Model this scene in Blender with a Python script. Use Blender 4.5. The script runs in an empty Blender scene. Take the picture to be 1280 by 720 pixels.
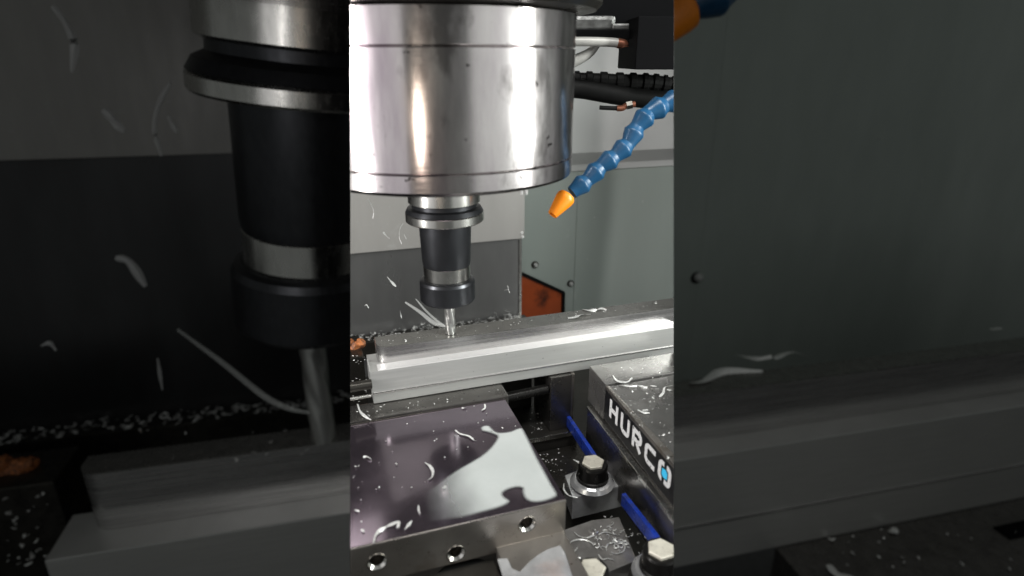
import bpy, bmesh, math, random
from mathutils import Vector, Matrix
random.seed(7)
S = bpy.context.scene
C = S.collection
R = math.radians

# ------------------------------------------------------------------ camera
F_PX, PITCH = 760.0, R(20.5)
cam = bpy.data.objects.new('camera', bpy.data.cameras.new('camera'))
C.objects.link(cam)
cam.location = (0, 0, 0)
cam.rotation_euler = (R(90) - PITCH, 0, 0)
cam.data.sensor_width = 36
cam.data.lens = 36 * F_PX / 1280
cam.data.clip_start = 0.01
cam.data.clip_end = 60
S.camera = cam
cam.data.dof.use_dof = True
cam.data.dof.focus_distance = 0.56
cam.data.dof.aperture_fstop = 4.6

# ------------------------------------------------------------------ light
wd = bpy.data.worlds.new('World'); S.world = wd; wd.use_nodes = True
bg = wd.node_tree.nodes['Background']
bg.inputs[0].default_value = (0.95, 1.0, 0.97, 1)
bg.inputs[1].default_value = 0.10

def area(name, loc, target, sx, sy, power, col=(1, 1, 1), spread=180):
    l = bpy.data.lights.new(name, 'AREA'); l.shape = 'RECTANGLE'
    l.size, l.size_y, l.energy, l.color = sx, sy, power, col
    l.spread = R(spread)
    o = bpy.data.objects.new(name, l); C.objects.link(o)
    o.location = loc
    d = Vector(target) - Vector(loc)
    o.rotation_euler = d.to_track_quat('-Z', 'Y').to_euler()
    return o
area('work_lamp', (-0.52, 0.16, 0.02), (-0.03, 0.50, -0.12), 0.045, 0.50, 1.9, (1.0, 0.97, 0.95), 110)
area('work_lamp', (0.58, 0.30, 0.08), (-0.05, 0.50, -0.08), 0.05, 0.50, 1.9, (0.96, 1.0, 0.96), 80)
area('ceiling_lamp', (0.02, 0.16, 0.62), (0.05, 0.62, -0.25), 0.50, 0.25, 1.4, (1.0, 1.0, 0.97), 75)
area('added_fill', (-0.74, -0.30, 0.05), (-0.05, 0.5, -0.1), 0.85, 0.9, 1.6, (1.0, 0.99, 1.0))  # pair of unseen fill panels added so the spindle has brightness to reflect
area('added_fill', (0.80, -0.22, 0.05), (-0.05, 0.5, -0.1), 0.85, 0.9, 1.5, (0.98, 1.0, 0.98))

area('phone_lamp', (-0.15, -0.10, -0.09), (-0.055, 0.39, -0.04), 0.008, 0.05, 0.022, (1.0, 0.82, 0.66), 60)

vs = S.view_settings
vs.view_transform = 'Standard'; vs.look = 'None'; vs.exposure = 0; vs.gamma = 1
vs.use_curve_mapping = False

# ------------------------------------------------------------------ measuring
cT, sT = math.cos(PITCH), math.sin(PITCH)
YAW = R(18.2)
U = Vector((math.cos(YAW), math.sin(YAW), 0)); W = Vector((math.sin(YAW), -math.cos(YAW), 0))
def ray(x, y):
    a, v = (x - 640) / F_PX, (360 - y) / F_PX
    return Vector((a, cT + v * sT, -sT + v * cT))
def atZ(x, y, z): d = ray(x, y); return d * (z / d.z)
def atY(x, y, Y): d = ray(x, y); return d * (Y / d.y)
def atW(x, y, w): d = ray(x, y); return d * (w / d.dot(W))
def atU(x, y, u): d = ray(x, y); return d * (u / d.dot(U))
def fr(u, w, z): return U * u + W * w + Vector((0, 0, z))
def uv(p): return p.dot(U), p.dot(W)

# ------------------------------------------------------------------ objects
ORG = {}
def obj(name, bm, mat, parent=None, smooth=False, kind=None):
    me = bpy.data.meshes.new(name)
    o = bpy.data.objects.new(name, me); C.objects.link(o)
    if parent is not None:
        org = ORG[parent.name]; bm.transform(Matrix.Translation(-org)); o.parent = parent
        ORG[o.name] = org
    else:
        n = len(bm.verts)
        cs = [v.co for v in bm.verts]
        lo = Vector([min(c[i] for c in cs) for i in range(3)]); hi = Vector([max(c[i] for c in cs) for i in range(3)])
        org = Vector(((lo.x + hi.x) / 2, (lo.y + hi.y) / 2, lo.z))
        bm.transform(Matrix.Translation(-org)); o.location = org; ORG[o.name] = org
    bmesh.ops.recalc_face_normals(bm, faces=bm.faces)
    bm.to_mesh(me); bm.free()
    if mat: me.materials.append(mat)
    if smooth:
        me.polygons.foreach_set('use_smooth', [True] * len(me.polygons))
        try: me.set_sharp_from_angle(angle=R(34 if smooth is True else smooth))
        except Exception: pass
    if kind: o['kind'] = kind
    return o
def thing(name, label, cat, loc, group=None):
    o = bpy.data.objects.new(name, None); C.objects.link(o); o.empty_display_size = 0.02
    o.location = loc; ORG[o.name] = Vector(loc)
    return tag(o, label, cat, group)
def tag(o, label, cat, group=None):
    o['label'] = label; o['category'] = cat
    if group: o['group'] = group
    return o

# ------------------------------------------------------------------ shapes
def box_f(u0, u1, w0, w1, z0, z1, bm=None, bev=0.0):
    b = bmesh.new()
    P = [fr(u, w, z) for z in (z0, z1) for u, w in ((u0, w0), (u1, w0), (u1, w1), (u0, w1))]
    v = [b.verts.new(p) for p in P]
    for f in ((0, 1, 2, 3), (4, 5, 6, 7), (0, 1, 5, 4), (1, 2, 6, 5), (2, 3, 7, 6), (3, 0, 4, 7)):
        b.faces.new([v[i] for i in f])
    if bev: bmesh.ops.bevel(b, geom=b.edges[:], offset=bev, segments=2, profile=0.6, affect='EDGES')
    return merge(bm, b)
def merge(bm, b):
    if bm is None: return b
    me = bpy.data.meshes.new('tmp'); b.to_mesh(me); b.free(); bm.from_mesh(me); bpy.data.meshes.remove(me)
    return bm
def box_xyz(x0, x1, y0, y1, z0, z1, bm=None, bev=0.0):
    b = bmesh.new()
    v = [b.verts.new((x, y, z)) for z in (z0, z1) for x, y in ((x0, y0), (x1, y0), (x1, y1), (x0, y1))]
    for f in ((0, 1, 2, 3), (4, 5, 6, 7), (0, 1, 5, 4), (1, 2, 6, 5), (2, 3, 7, 6), (3, 0, 4, 7)):
        b.faces.new([v[i] for i in f])
    if bev: bmesh.ops.bevel(b, geom=b.edges[:], offset=bev, segments=2, profile=0.6, affect='EDGES')
    return merge(bm, b)
def prism(pts, ext, bm=None, bev=0.0):
    b = bmesh.new(); ext = Vector(ext)
    a = [b.verts.new(p) for p in pts]; c = [b.verts.new(Vector(p) + ext) for p in pts]
    n = len(pts); fs = [b.faces.new(a), b.faces.new(c[::-1])]
    for i in range(n): b.faces.new((a[i], a[(i + 1) % n], c[(i + 1) % n], c[i]))
    if bev: bmesh.ops.bevel(b, geom=b.edges[:], offset=bev, segments=2, profile=0.6, affect='EDGES')
    bmesh.ops.triangulate(b, faces=[f for f in b.faces if len(f.verts) > 4])
    return merge(bm, b)
def lathe(prof, base, axis=Vector((0, 0, 1)), seg=64, bm=None, close=True):
    b = bmesh.new(); q = Vector((0, 0, 1)).rotation_difference(Vector(axis).normalized())
    rings = []
    for r, z in prof:
        rings.append([b.verts.new(Vector(base) + q @ Vector((r * math.cos(2 * math.pi * k / seg), r * math.sin(2 * math.pi * k / seg), z))) for k in range(seg)])
    for a, c in zip(rings, rings[1:]):
        for k in range(seg): b.faces.new((a[k], a[(k + 1) % seg], c[(k + 1) % seg], c[k]))
    if close:
        b.faces.new(rings[0]); b.faces.new(rings[-1][::-1])
    return merge(bm, b)
def catmull(P, n=6):
    P = [Vector(p) for p in P]; Q = [P[0] * 2 - P[1]] + P + [P[-1] * 2 - P[-2]]; out = []
    for i in range(1, len(Q) - 2):
        a, b, c, d = Q[i - 1:i + 3]
        for k in range(n):
            t = k / n
            out.append(0.5 * ((2 * b) + (c - a) * t + (2 * a - 5 * b + 4 * c - d) * t * t + (3 * b - a - 3 * c + d) * t ** 3))
    out.append(P[-1]); return out
def tube(P, r, seg=10, bm=None, flat=1.0, up=Vector((0, 0, 1)), twist=0.0):
    b = bmesh.new(); rings = []; n = len(P)
    for i, p in enumerate(P):
        t = (P[min(i + 1, n - 1)] - P[max(i - 1, 0)]).normalized()
        s = t.cross(up)
        if s.length < 1e-4: s = t.cross(Vector((1, 0, 0)))
        s.normalize(); q = s.cross(t).normalized()
        if twist: s, q = s * math.cos(twist * (i / n - .3)) + q * math.sin(twist * (i / n - .3)), q * math.cos(twist * (i / n - .3)) - s * math.sin(twist * (i / n - .3))
        rr = r(i / (n - 1)) if callable(r) else r
        rings.append([b.verts.new(p + s * rr * math.cos(2 * math.pi * k / seg) + q * rr * flat * math.sin(2 * math.pi * k / seg)) for k in range(seg)])
    for a, c in zip(rings, rings[1:]):
        for k in range(seg): b.faces.new((a[k], a[(k + 1) % seg], c[(k + 1) % seg], c[k]))
    b.faces.new(rings[0]); b.faces.new(rings[-1][::-1])
    return merge(bm, b)
def clip(bm, left=True, right=True):
    """cuts a piece at view planes through the camera, bounding the middle strip"""
    for x, sg in ((438, 1), (842, -1)):
        if (x == 438 and not left) or (x == 842 and not right): continue
        a = (x - 640) / F_PX
        n = Vector((1, -a * cT, a * sT)) * sg
        g = bmesh.ops.bisect_plane(bm, geom=bm.verts[:] + bm.edges[:] + bm.faces[:], plane_co=(0, 0, 0), plane_no=n, clear_inner=True, dist=1e-7)
        ed = [e for e in g['geom_cut'] if isinstance(e, bmesh.types.BMEdge)]
        if ed: bmesh.ops.triangle_fill(bm, use_beauty=True, edges=ed)
    return bm

# ------------------------------------------------------------------ materials
def mat(name, col, rough=0.5, metal=0.0, var=0.0, vscale=(20, 20, 20), rvar=0.0, bump=0.0, bscale=200, aniso=0.0,
        col2=None, spots=0.0, spot_col=(0.02, 0.02, 0.02), spot_scale=30, spot_lo=0.55, spec=0.5, coat=0.0, alpha=1.0, sss=0.0):
    m = bpy.data.materials.new(name); m.use_nodes = True
    nt = m.node_tree; N = nt.nodes; L = nt.links; p = N['Principled BSDF']
    p.inputs['Metallic'].default_value = metal; p.inputs['Roughness'].default_value = rough
    p.inputs['Specular IOR Level'].default_value = spec
    p.inputs['Coat Weight'].default_value = coat; p.inputs['Coat Roughness'].default_value = 0.08
    p.inputs['Anisotropic'].default_value = aniso
    p.inputs['Alpha'].default_value = alpha
    if sss: p.inputs['Subsurface Weight'].default_value = sss; p.inputs['Subsurface Radius'].default_value = (.01, .01, .01)
    tc = N.new('ShaderNodeTexCoord')
    def noise(scale, detail=5, s=1.0, off=0.0):
        mp = N.new('ShaderNodeMapping'); mp.inputs['Scale'].default_value = scale; mp.inputs['Location'].default_value = (off, off * 1.7, off * .6)
        L.new(tc.outputs['Object'], mp.inputs['Vector'])
        n = N.new('ShaderNodeTexNoise'); n.inputs['Scale'].default_value = s; n.inputs['Detail'].default_value = detail
        n.inputs['Roughness'].default_value = 0.6
        L.new(mp.outputs[0], n.inputs['Vector']); return n.outputs['Fac']
    def ramp(fac, lo, hi, c0, c1):
        r = N.new('ShaderNodeValToRGB'); r.color_ramp.elements[0].position = lo; r.color_ramp.elements[1].position = hi
        r.color_ramp.elements[0].color = (*c0, 1); r.color_ramp.elements[1].color = (*c1, 1); L.new(fac, r.inputs[0]); return r.outputs[0]
    c2 = col2 or tuple(c * (1 - var) for c in col)
    out = ramp(noise(vscale), 0.32, 0.68, c2, col)
    if spots:
        f = ramp(noise(spot_scale if isinstance(spot_scale, tuple) else (spot_scale,) * 3, 4, 1.0, 3.1), spot_lo, spot_lo + 0.12, (0, 0, 0), (spots,) * 3)
        mx = N.new('ShaderNodeMix'); mx.data_type = 'RGBA'
        L.new(f, mx.inputs[0]); L.new(out, mx.inputs[6]); mx.inputs[7].default_value = (*spot_col, 1); out = mx.outputs[2]
    L.new(out, p.inputs['Base Color'])
    if rvar:
        mr = N.new('ShaderNodeMapRange'); L.new(noise(vscale, 6, 1.3, 7.0), mr.inputs[0])
        mr.inputs[1].default_value = 0.3; mr.inputs[2].default_value = 0.7
        mr.inputs[3].default_value = max(rough - rvar, 0.03); mr.inputs[4].default_value = rough + rvar
        L.new(mr.outputs[0], p.inputs['Roughness'])
    if bump:
        b = N.new('ShaderNodeBump'); b.inputs['Strength'].default_value = bump; b.inputs['Distance'].default_value = 0.0006
        sc = bscale if isinstance(bscale, tuple) else (bscale,) * 3
        L.new(noise(sc, 3, 1.0, 1.0), b.inputs['Height']); L.new(b.outputs[0], p.inputs['Normal'])
    return m
M = {}
M['spindle'] = mat('ground_steel', (.70, .68, .66), .21, 1, 0, (24, 24, 5), .08, .06, (90, 90, 900), col2=(.40, .35, .38), spots=.7, spot_col=(.20, .185, .18), spot_scale=(38, 38, 20), spot_lo=.53)  # long dark blotches stand for dark reflections as well as real smudges
M['steel'] = mat('bright_steel', (.66, .65, .62), .25, 1, .15, (60, 60, 20), .06)
M['black_oxide'] = mat('black_oxide_steel', (.060, .062, .068), .36, .85, .2, (60, 60, 30), .06)
M['carbide'] = mat('polished_cutter', (.62, .62, .60), .34, .9, .1)
M['alu'] = mat('milled_aluminium', (.54, .54, .525), .40, .6, .14, (6, 6, 260), .05, .05, (30, 30, 900))
M['alu_cut'] = mat('fresh_cut_aluminium', (.62, .605, .60), .26, .92, .34, (3, 3, 230), .08, .05, (14, 14, 900))
M['alu_shelf_lit'] = mat('fresh_cut_shelf_lit', (.86, .845, .84), .38, .5, .10, (5, 5, 60), .06)  # paler copy of the cut aluminium, bright reflection put into its colour
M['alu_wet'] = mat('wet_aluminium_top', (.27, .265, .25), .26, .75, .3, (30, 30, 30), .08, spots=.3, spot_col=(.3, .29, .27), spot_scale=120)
M['jaw'] = mat('ground_dark_steel', (.20, .19, .18), .28, .9, .3, (24, 24, 24), .10, .04, 300, spots=.5, spot_col=(.09, .08, .075), spot_scale=40)
M['vise_grey'] = mat('ground_grey_steel', (.33, .32, .31), .26, .85, .25, (24, 24, 24), .10, .03, 300, spots=.4, spot_col=(.16, .15, .14), spot_scale=40)
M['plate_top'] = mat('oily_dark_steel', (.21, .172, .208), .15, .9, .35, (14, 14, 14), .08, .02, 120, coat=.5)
M['plate_face'] = mat('worn_dark_steel', (.42, .39, .36), .32, .9, .3, (20, 20, 20), .10, .05, 250, spots=.5, spot_col=(.17, .13, .09), spot_scale=26)
M['bed'] = mat('dirty_cast_iron', (.045, .042, .038), .38, .5, .4, (30, 30, 30), .15, .2, 150)
M['dark_steel'] = mat('blackened_steel', (.075, .07, .062), .30, .8, .4, (18, 18, 18), .12, .1, 120)
M['black'] = mat('black_rubber', (.006, .006, .006), .55, 0, .3, (40, 40, 40), .1, spec=.12)
M['black_paint'] = mat('matt_black_paint', (.003, .003, .0035), .7, spec=.06)
M['label'] = mat('black_label', (.006, .006, .007), .35)
M['white_print'] = mat('white_print', (.62, .62, .62), .5)
M['cyan_print'] = mat('cyan_print', (.05, .52, .85), .5)
M['blue_plastic'] = mat('blue_plastic', (.011, .072, .165), .36, 0, .25, (60, 60, 60), .08, .05, 300, spots=.25, spot_col=(.05, .12, .19), spot_scale=90)
M['orange_plastic'] = mat('orange_plastic', (.88, .25, .008), .40, 0, .12, (60, 60, 60))
M['blue_rail'] = mat('blue_anodised', (.02, .065, .52), .3, .3, .3, (60, 60, 60), .1, spots=.6, spot_col=(.04, .05, .12), spot_scale=(110, 110, 190), spot_lo=.48)
M['panel_pale'] = mat('pale_sheet_metal', (.31, .30, .287), .40, .3, .15, (12, 12, 2.5), .07, spots=.2, spot_col=(.45, .45, .44), spot_scale=45, spot_lo=.62)
M['panel_dark'] = mat('dark_sheet_metal', (.23, .23, .228), .30, .65, .5, (5, 5, 1.5), .08, spots=.15, spot_col=(.07, .07, .075), spot_scale=10)
M['sheet_shaded'] = mat('shaded_dark_sheet', (.075, .075, .078), .32, .6, .5, (2, 2, .6), .08)  # darker copy of the dark sheet metal, far dimness put into the colour
M['panel_green'] = mat('grey_green_paint', (.365, .41, .38), .40, 0, .09, (9, 9, 2.5), .08, .03, 60, coat=.1, spots=.22, spot_col=(.52, .56, .53), spot_scale=(50, 50, 22), spot_lo=.64)
M['panel_light'] = mat('light_grey_paint', (.60, .605, .595), .42, 0, .05, (7, 7, 7), .06)
M['rust_glass'] = mat('rust_orange_window', (.42, .080, .022), .3, 0, .25, (18, 18, 18), spots=.97, spot_col=(.018, .013, .011), spot_scale=15, spot_lo=.56)
M['copper'] = mat('copper_tube', (.26, .10, .06), .4, .7, .6, (90, 90, 90), .1)
M['zinc'] = mat('white_hose', (.42, .41, .39), .4, .15, .3, (40, 40, 40))
M['cast_alu'] = mat('cast_aluminium', (.28, .28, .275), .4, .8, .6, (70, 70, 90), .12, .8, 130)
M['chip'] = mat('aluminium_swarf', (.92, .92, .90), .30, .55, .25, (300, 300, 300), .1)
M['cream'] = mat('wet_bolt_head_sheen', (.74, .70, .60), .4, .3, .25, (150, 150, 150), .1, spots=.6, spot_col=(.3, .26, .2), spot_scale=190, spot_lo=.58)  # pale cream stands for the reflection on the head; spots are dirt
M['bolt_black'] = mat('black_cap_screw', (.02, .019, .018), .3, .6, .3, (90, 90, 90), .1)
M['bolt_dull'] = mat('zinc_screw', (.58, .58, .57), .35, .35)
M['milk'] = mat('milky_coolant', (.43, .45, .442), .55, 0, .14, (16, 16, 16), spec=.12, sss=.1)
M['greasy'] = mat('coolant_coated_steel', (.62, .62, .63), .16, .5, .45, (45, 45, 45), .08, .5, 70, coat=.6)
M['gel'] = mat('thin_coolant_film', (.36, .345, .33), .16, .4, .4, (50, 50, 50), .05, .6, 60, coat=.8)
M['rust'] = mat('rusty_bits', (.55, .18, .05), .6, 0, .8, (130, 130, 130), spots=.8, spot_lo=.5, spot_scale=160, spot_col=(.03, .02, .02))
M['floor'] = mat('dark_floor', (.06, .06, .06), .6, 0, .3)

# small dark dried specks on the spindle steel
def fleck(m, scale, lo, col):
    nt = m.node_tree; N = nt.nodes; L = nt.links; p = N['Principled BSDF']; src = p.inputs['Base Color'].links[0].from_socket
    tc = N.new('ShaderNodeTexCoord'); n = N.new('ShaderNodeTexNoise'); n.inputs['Scale'].default_value = scale; n.inputs['Detail'].default_value = 2
    L.new(tc.outputs['Object'], n.inputs['Vector'])
    r = N.new('ShaderNodeMapRange'); L.new(n.outputs['Fac'], r.inputs[0]); r.inputs[1].default_value = lo; r.inputs[2].default_value = lo + .05
    x = N.new('ShaderNodeMix'); x.data_type = 'RGBA'; L.new(r.outputs[0], x.inputs[0]); L.new(src, x.inputs[6]); x.inputs[7].default_value = (*col, 1)
    L.new(x.outputs[2], p.inputs['Base Color'])
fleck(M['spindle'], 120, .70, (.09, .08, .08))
fleck(M['jaw'], 260, .70, (.03, .03, .03)); fleck(M['alu'], 300, .72, (.25, .25, .25)); fleck(M['plate_face'], 240, .70, (.10, .085, .07))
fleck(M['white_print'], 420, .64, (.16, .16, .16))

# milky puddle that thins out towards the left
def film(name, x0, x1, axis):
    m = M['milk'].copy(); m.name = name; nt = m.node_tree; N = nt.nodes; L = nt.links; p = N['Principled BSDF']
    g = N.new('ShaderNodeTexCoord'); s = N.new('ShaderNodeVectorMath'); s.operation = 'DOT_PRODUCT'; s.inputs[1].default_value = axis
    n = N.new('ShaderNodeTexNoise'); n.inputs['Scale'].default_value = 40; L.new(g.outputs['Object'], n.inputs['Vector'])
    a = N.new('ShaderNodeMath'); a.operation = 'MULTIPLY_ADD'; a.inputs[1].default_value = .016; L.new(n.outputs['Fac'], a.inputs[0])
    L.new(g.outputs['Object'], s.inputs[0]); L.new(s.outputs['Value'], a.inputs[2])
    r = N.new('ShaderNodeMapRange'); r.interpolation_type = 'SMOOTHSTEP'; L.new(a.outputs[0], r.inputs[0])
    r.inputs[1].default_value = x0; r.inputs[2].default_value = x1; r.inputs[4].default_value = .95
    at = N.new('ShaderNodeAttribute'); at.attribute_name = 'thick'; mu = N.new('ShaderNodeMath'); mu.operation = 'MULTIPLY'
    L.new(r.outputs[0], mu.inputs[0]); L.new(at.outputs['Fac'], mu.inputs[1]); L.new(mu.outputs[0], p.inputs['Alpha'])
    return m

# ================================================================== SETTING
fl = bmesh.new(); box_xyz(-9, 9, -1.5, 9, -2.65, -2.6, fl)
obj('floor', fl, M['floor'], kind='structure')

# ---- lit work bay: table and pedestal
Z_T = -0.372
b = box_f(-0.6, 1.0, -0.70, -0.05, Z_T - 0.06, Z_T); clip(b)
obj('machine_table', b, M['bed'], kind='structure')
b = box_f(0.13, 0.29, -0.66, -0.50, -2.6, Z_T - 0.063)
obj('pedestal', b, M['black_paint'], kind='structure')

# ---- back panels, left: pale sheet over dark sheet
root = thing('back_panel', 'pale sheet metal panel over a dark reflective sheet behind the spindle', 'wall panel', fr(.1, -.76, Z_T))
uR, _ = uv(atW(656, 260, -.745)); uR2, _ = uv(atW(651.5, 340, -.75))
zb = atW(655, 293, -.75).z; ztop = .42
b = box_f(-.4, uR, -.757, -.745, zb - .004, ztop, bev=.0006); clip(b, right=False); obj('upper_sheet', b, M['panel_pale'], root)
b = box_f(-.4, uR2, -.765, -.750, -.75, zb + .01); clip(b, right=False); obj('lower_sheet', b, M['panel_dark'], root)
b = box_f(uR2 - .0035, uR2, -.7498, -.7475, -.345, zb - .006); obj('edge_strip', b, M['steel'], root)
for px, py in ((652, 291), (653, 296)):
    p = atW(px, py, -.7455); obj('rivet', lathe([(.0, .0025), (.0016, .0022), (.0022, 0)], p, W, 12), M['bolt_dull'], root)

# ---- back panels, right: grey green painted sheets
WG = -.86
root = thing('enclosure_wall', 'grey green painted sheet metal wall with two small bolts on the right', 'wall', fr(.45, WG, Z_T))
z1 = atW(780, 211.5, WG).z; z2 = atW(780, 186, WG).z; z2b = atW(780, 203, WG).z
uA = uv(atW(640, 330, WG))[0]; uM = uv(atW(719, 330, WG))[0]
b = box_f(uA, uM, WG - .012, WG - .0018, -.75, z1); obj('lower_sheet', b, M['panel_green'], root)
b = box_f(uM + .0001, .75, WG - .012, WG - .0008, -.75, z1); clip(b, left=False); obj('lower_sheet', b, M['panel_green'], root)
# folded band above: a vertical strip, a sloping fold, the pale upper sheet
prof = [(WG - .002, z1 + .0010), (WG - .001, z2b), (WG + .020, z2), (WG + .020, ztop), (WG - .040, ztop), (WG - .040, z1 + .0010)]
b = prism([fr(uA, w, z) for w, z in prof], U * (.75 - uA)); clip(b, left=False)
obj('upper_sheet', b, M['panel_light'], root)
for px, py in ((669, 331), (713.5, 354.5)):
    p = atW(px, py, WG)
    o = obj('bolt', lathe([(0, .0046), (.0022, .0044), (.0038, .003), (.0042, 0)], p, W, 6), M['bolt_dull'], root, True)
    obj('washer', lathe([(.0058, .0005), (.0058, -.002)], p, W, 16), M['dark_steel'], o)
# dark side face left of the wall: closes the bay behind the left panel
b = box_f(-.5, .9, -1.02, -1.0, -.95, .6); clip(b); obj('bay_backing', b, M['black_paint'], kind='structure')

# ---- rust orange window
root = thing('orange_window', 'dark orange polycarbonate window with a black seal low on the grey green wall', 'window', atW(680, 400, WG))
P = [atW(*p, WG + .001) for p in ((651, 342), (703, 365.5), (702.5, 396), (651, 402))]
obj('pane', prism(P, W * .002), M['rust_glass'], root)
seal = [((650, 338.5), (704.5, 363.5), (704.5, 367), (650, 342.5)), ((701.5, 364), (704.8, 365), (704.2, 398), (701.2, 398))]
for s in seal: obj('seal', prism([atW(*p, WG + .0005) for p in s], W * .006), M['black'], root)

# ---- way cover edge with swarf along the wall bottom
zc = atW(540, 413, -.735).z
b = box_f(-.4, uR2 + .004, -.747, -.722, zc - .02, zc); clip(b, right=False)
tag(obj('way_cover', b, M['dark_steel']), 'dark ledge under the back panel buried in metal shavings', 'cover')
bm = bmesh.new(); rnd = random.Random(3)
def curl(p, r, turns, th, up=Vector((0, 0, 1)), bm=None, seg=4, n=8, rnd=rnd, stretch=.3):
    a0 = rnd.random() * 6.28; t = rnd.uniform(-1, 1) * .6
    ax = (up + Vector((rnd.uniform(-t, t), rnd.uniform(-t, t), 0))).normalized()
    e1 = ax.orthogonal().normalized(); e2 = ax.cross(e1)
    P = []
    for i in range(n + 1):
        a = a0 + turns * 6.28 * i / n
        P.append(Vector(p) + (e1 * math.cos(a) + e2 * math.sin(a)) * r + ax * (r * stretch * i / n))
    return tube(P, lambda s: th * (0.35 + .65 * math.sin(math.pi * min(max(s, .03), .97))), seg, bm, .4, ax)
for i in range(620):
    u = rnd.uniform(-.1, uR2 - .004); w = -.748 + .024 * rnd.random() ** .9
    hp_ = .5 + .5 * math.sin(u * 61 + 1.3 * math.sin(u * 173))
    if rnd.random() > .35 + .65 * hp_: continue
    big = rnd.random() < .12
    curl(fr(u, w, zc + .0006 + (.002 + .007 * hp_) * rnd.random() * (1 - (w + .748) / .026)), rnd.uniform(.003, .006) if big else rnd.uniform(.0006, .0024), rnd.uniform(.2, .8), rnd.uniform(.0003, .0008), bm=bm)
clip(bm, right=False)
o = obj('metal_shavings', bm, M['chip'], kind='stuff'); o['label'] = 'line of tangled bright metal shavings along the foot of the back panel'
root = thing('rusty_debris', 'orange rusty debris heap at the left beyond the aluminium bar', 'debris', fr(.02, -.6, Z_T))
for k in range(5):
    p = atW(437 + 3.4 * k, 430 + (k * 7 % 9) - 2, -.60)
    b = bmesh.new(); bmesh.ops.create_icosphere(b, subdivisions=2, radius=.0045 + .0012 * (k % 3))
    for v in b.verts: v.co *= 1 + .35 * (rnd.random() - .5)
    b.transform(Matrix.Translation(p)); clip(b, right=False)
    if len(b.verts): obj('lump', b, M['rust'], root)
    else: b.free()
b = box_f(-.2, .034, -.640, -.560, Z_T + .001, atZ(440, 441, -.27).z + .002); clip(b, right=False)
b.free()
b = box_f(-.2, .030, -.63, -.575, Z_T + .001, atW(445, 437, -.585).z - .004, bev=.001); clip(b, right=False)
tag(obj('fixture_block', b, M['dark_steel']), 'dark block under the rusty debris left of the aluminium bar', 'block')

# ================================================================== SPINDLE
AX, AY = -.0552, .488
def zf(y, r): return atY(560, y, AY - r).z
axis0 = Vector((AX, AY, 0))
root = thing('spindle_head', 'large polished round steel spindle nose with two bright vertical highlights', 'spindle', (AX, AY, zf(248, .098)))
RS = .1022
zA, zB, zC, zD = zf(248.5, RS), zf(219.5, RS), zf(57, RS), zf(3, RS)
def cyl(prof, seg=128): return lathe([(r, z) for r, z in prof], (AX, AY, 0), seg=seg)
g = .0009
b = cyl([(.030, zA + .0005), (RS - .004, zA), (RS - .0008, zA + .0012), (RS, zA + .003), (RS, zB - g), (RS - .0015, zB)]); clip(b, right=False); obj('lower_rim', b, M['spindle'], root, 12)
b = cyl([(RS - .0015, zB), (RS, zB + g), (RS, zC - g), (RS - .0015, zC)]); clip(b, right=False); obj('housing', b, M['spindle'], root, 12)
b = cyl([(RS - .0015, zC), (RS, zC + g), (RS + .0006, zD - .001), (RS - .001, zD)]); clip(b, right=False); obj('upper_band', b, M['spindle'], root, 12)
b = cyl([(RS - .002, zD), (RS + .014, zD + .002), (RS + .018, zD + .006), (RS + .018, zD + .07)]); clip(b, right=False); obj('head_flange', b, M['dark_steel'], root, 12)
# little drain lip and faint engraved marks
for px in (652, 658): 
    p = atY(px, 243, AY - .02); obj('drip_pin', lathe([(.0012, 0), (.0012, .008)], p, seg=8), M['bolt_dull'], root)
for px in (575, 582, 612, 623):
    p = atY(px, 29, AY - RS + .0015 + .0005)
    obj('engraved_mark', box_xyz(p.x - .0025, p.x + .0025, p.y, p.y + .003, p.z - .004, p.z + .004), M['jaw'], root) if False else None

# ================================================================== TOOL HOLDER
def build_holder(root, ax, ay, k, Z, tilt=None, seg=96):
    """k scales radii, Z(name) gives heights"""
    T = Matrix.Identity(4) if tilt is None else tilt
    def put(name, prof, m):
        b = lathe(prof, (ax, ay, 0), seg=seg); b.transform(T); return obj(name, b, m, root, 12)
    r = lambda v: v * k
    put('collar', [(r(.0275), Z['coneT']), (r(.0292), Z['coneT'] + r(.001)), (r(.0292), Z['top'])], M['steel'])
    put('groove_cone', [(r(.0318), Z['ringT'] + r(.0002)), (r(.0300), Z['ringT'] + r(.0035)), (r(.0265), Z['coneT'] - r(.003)), (r(.0265), Z['coneT'])], M['black_oxide'])
    put('flange_ring', [(r(.022), Z['ringB'] - r(.0004)), (r(.0312), Z['ringB']), (r(.0320), Z['ringB'] + r(.0008)), (r(.0320), Z['ringT'] - r(.0008)), (r(.0312), Z['ringT'])], M['steel'])
    put('body', [(r(.0198), Z['bandT']), (r(.0204), Z['bandT'] + r(.004)), (r(.0216), Z['ringB'] - r(.001))], M['black_oxide'])
    put('bright_band', [(r(.0190), Z['nutT'] - r(.001)), (r(.0198), Z['nutT'] + r(.001)), (r(.0199), Z['bandT'] - r(.0004)), (r(.0195), Z['bandT'])], M['steel'])
    put('collet_nut', [(r(.008), Z['nutB'] + r(.002)), (r(.011), Z['nutB'] - r(.0005)), (r(.0185), Z['nutB']), (r(.0226), Z['nutB'] + r(.002)), (r(.0236), Z['nutB'] + r(.0035)), (r(.0236), Z['nutT'] - r(.003)), (r(.0226), Z['nutT'] - r(.0008)), (r(.0206), Z['nutT'])], M['black_oxide'])
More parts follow.
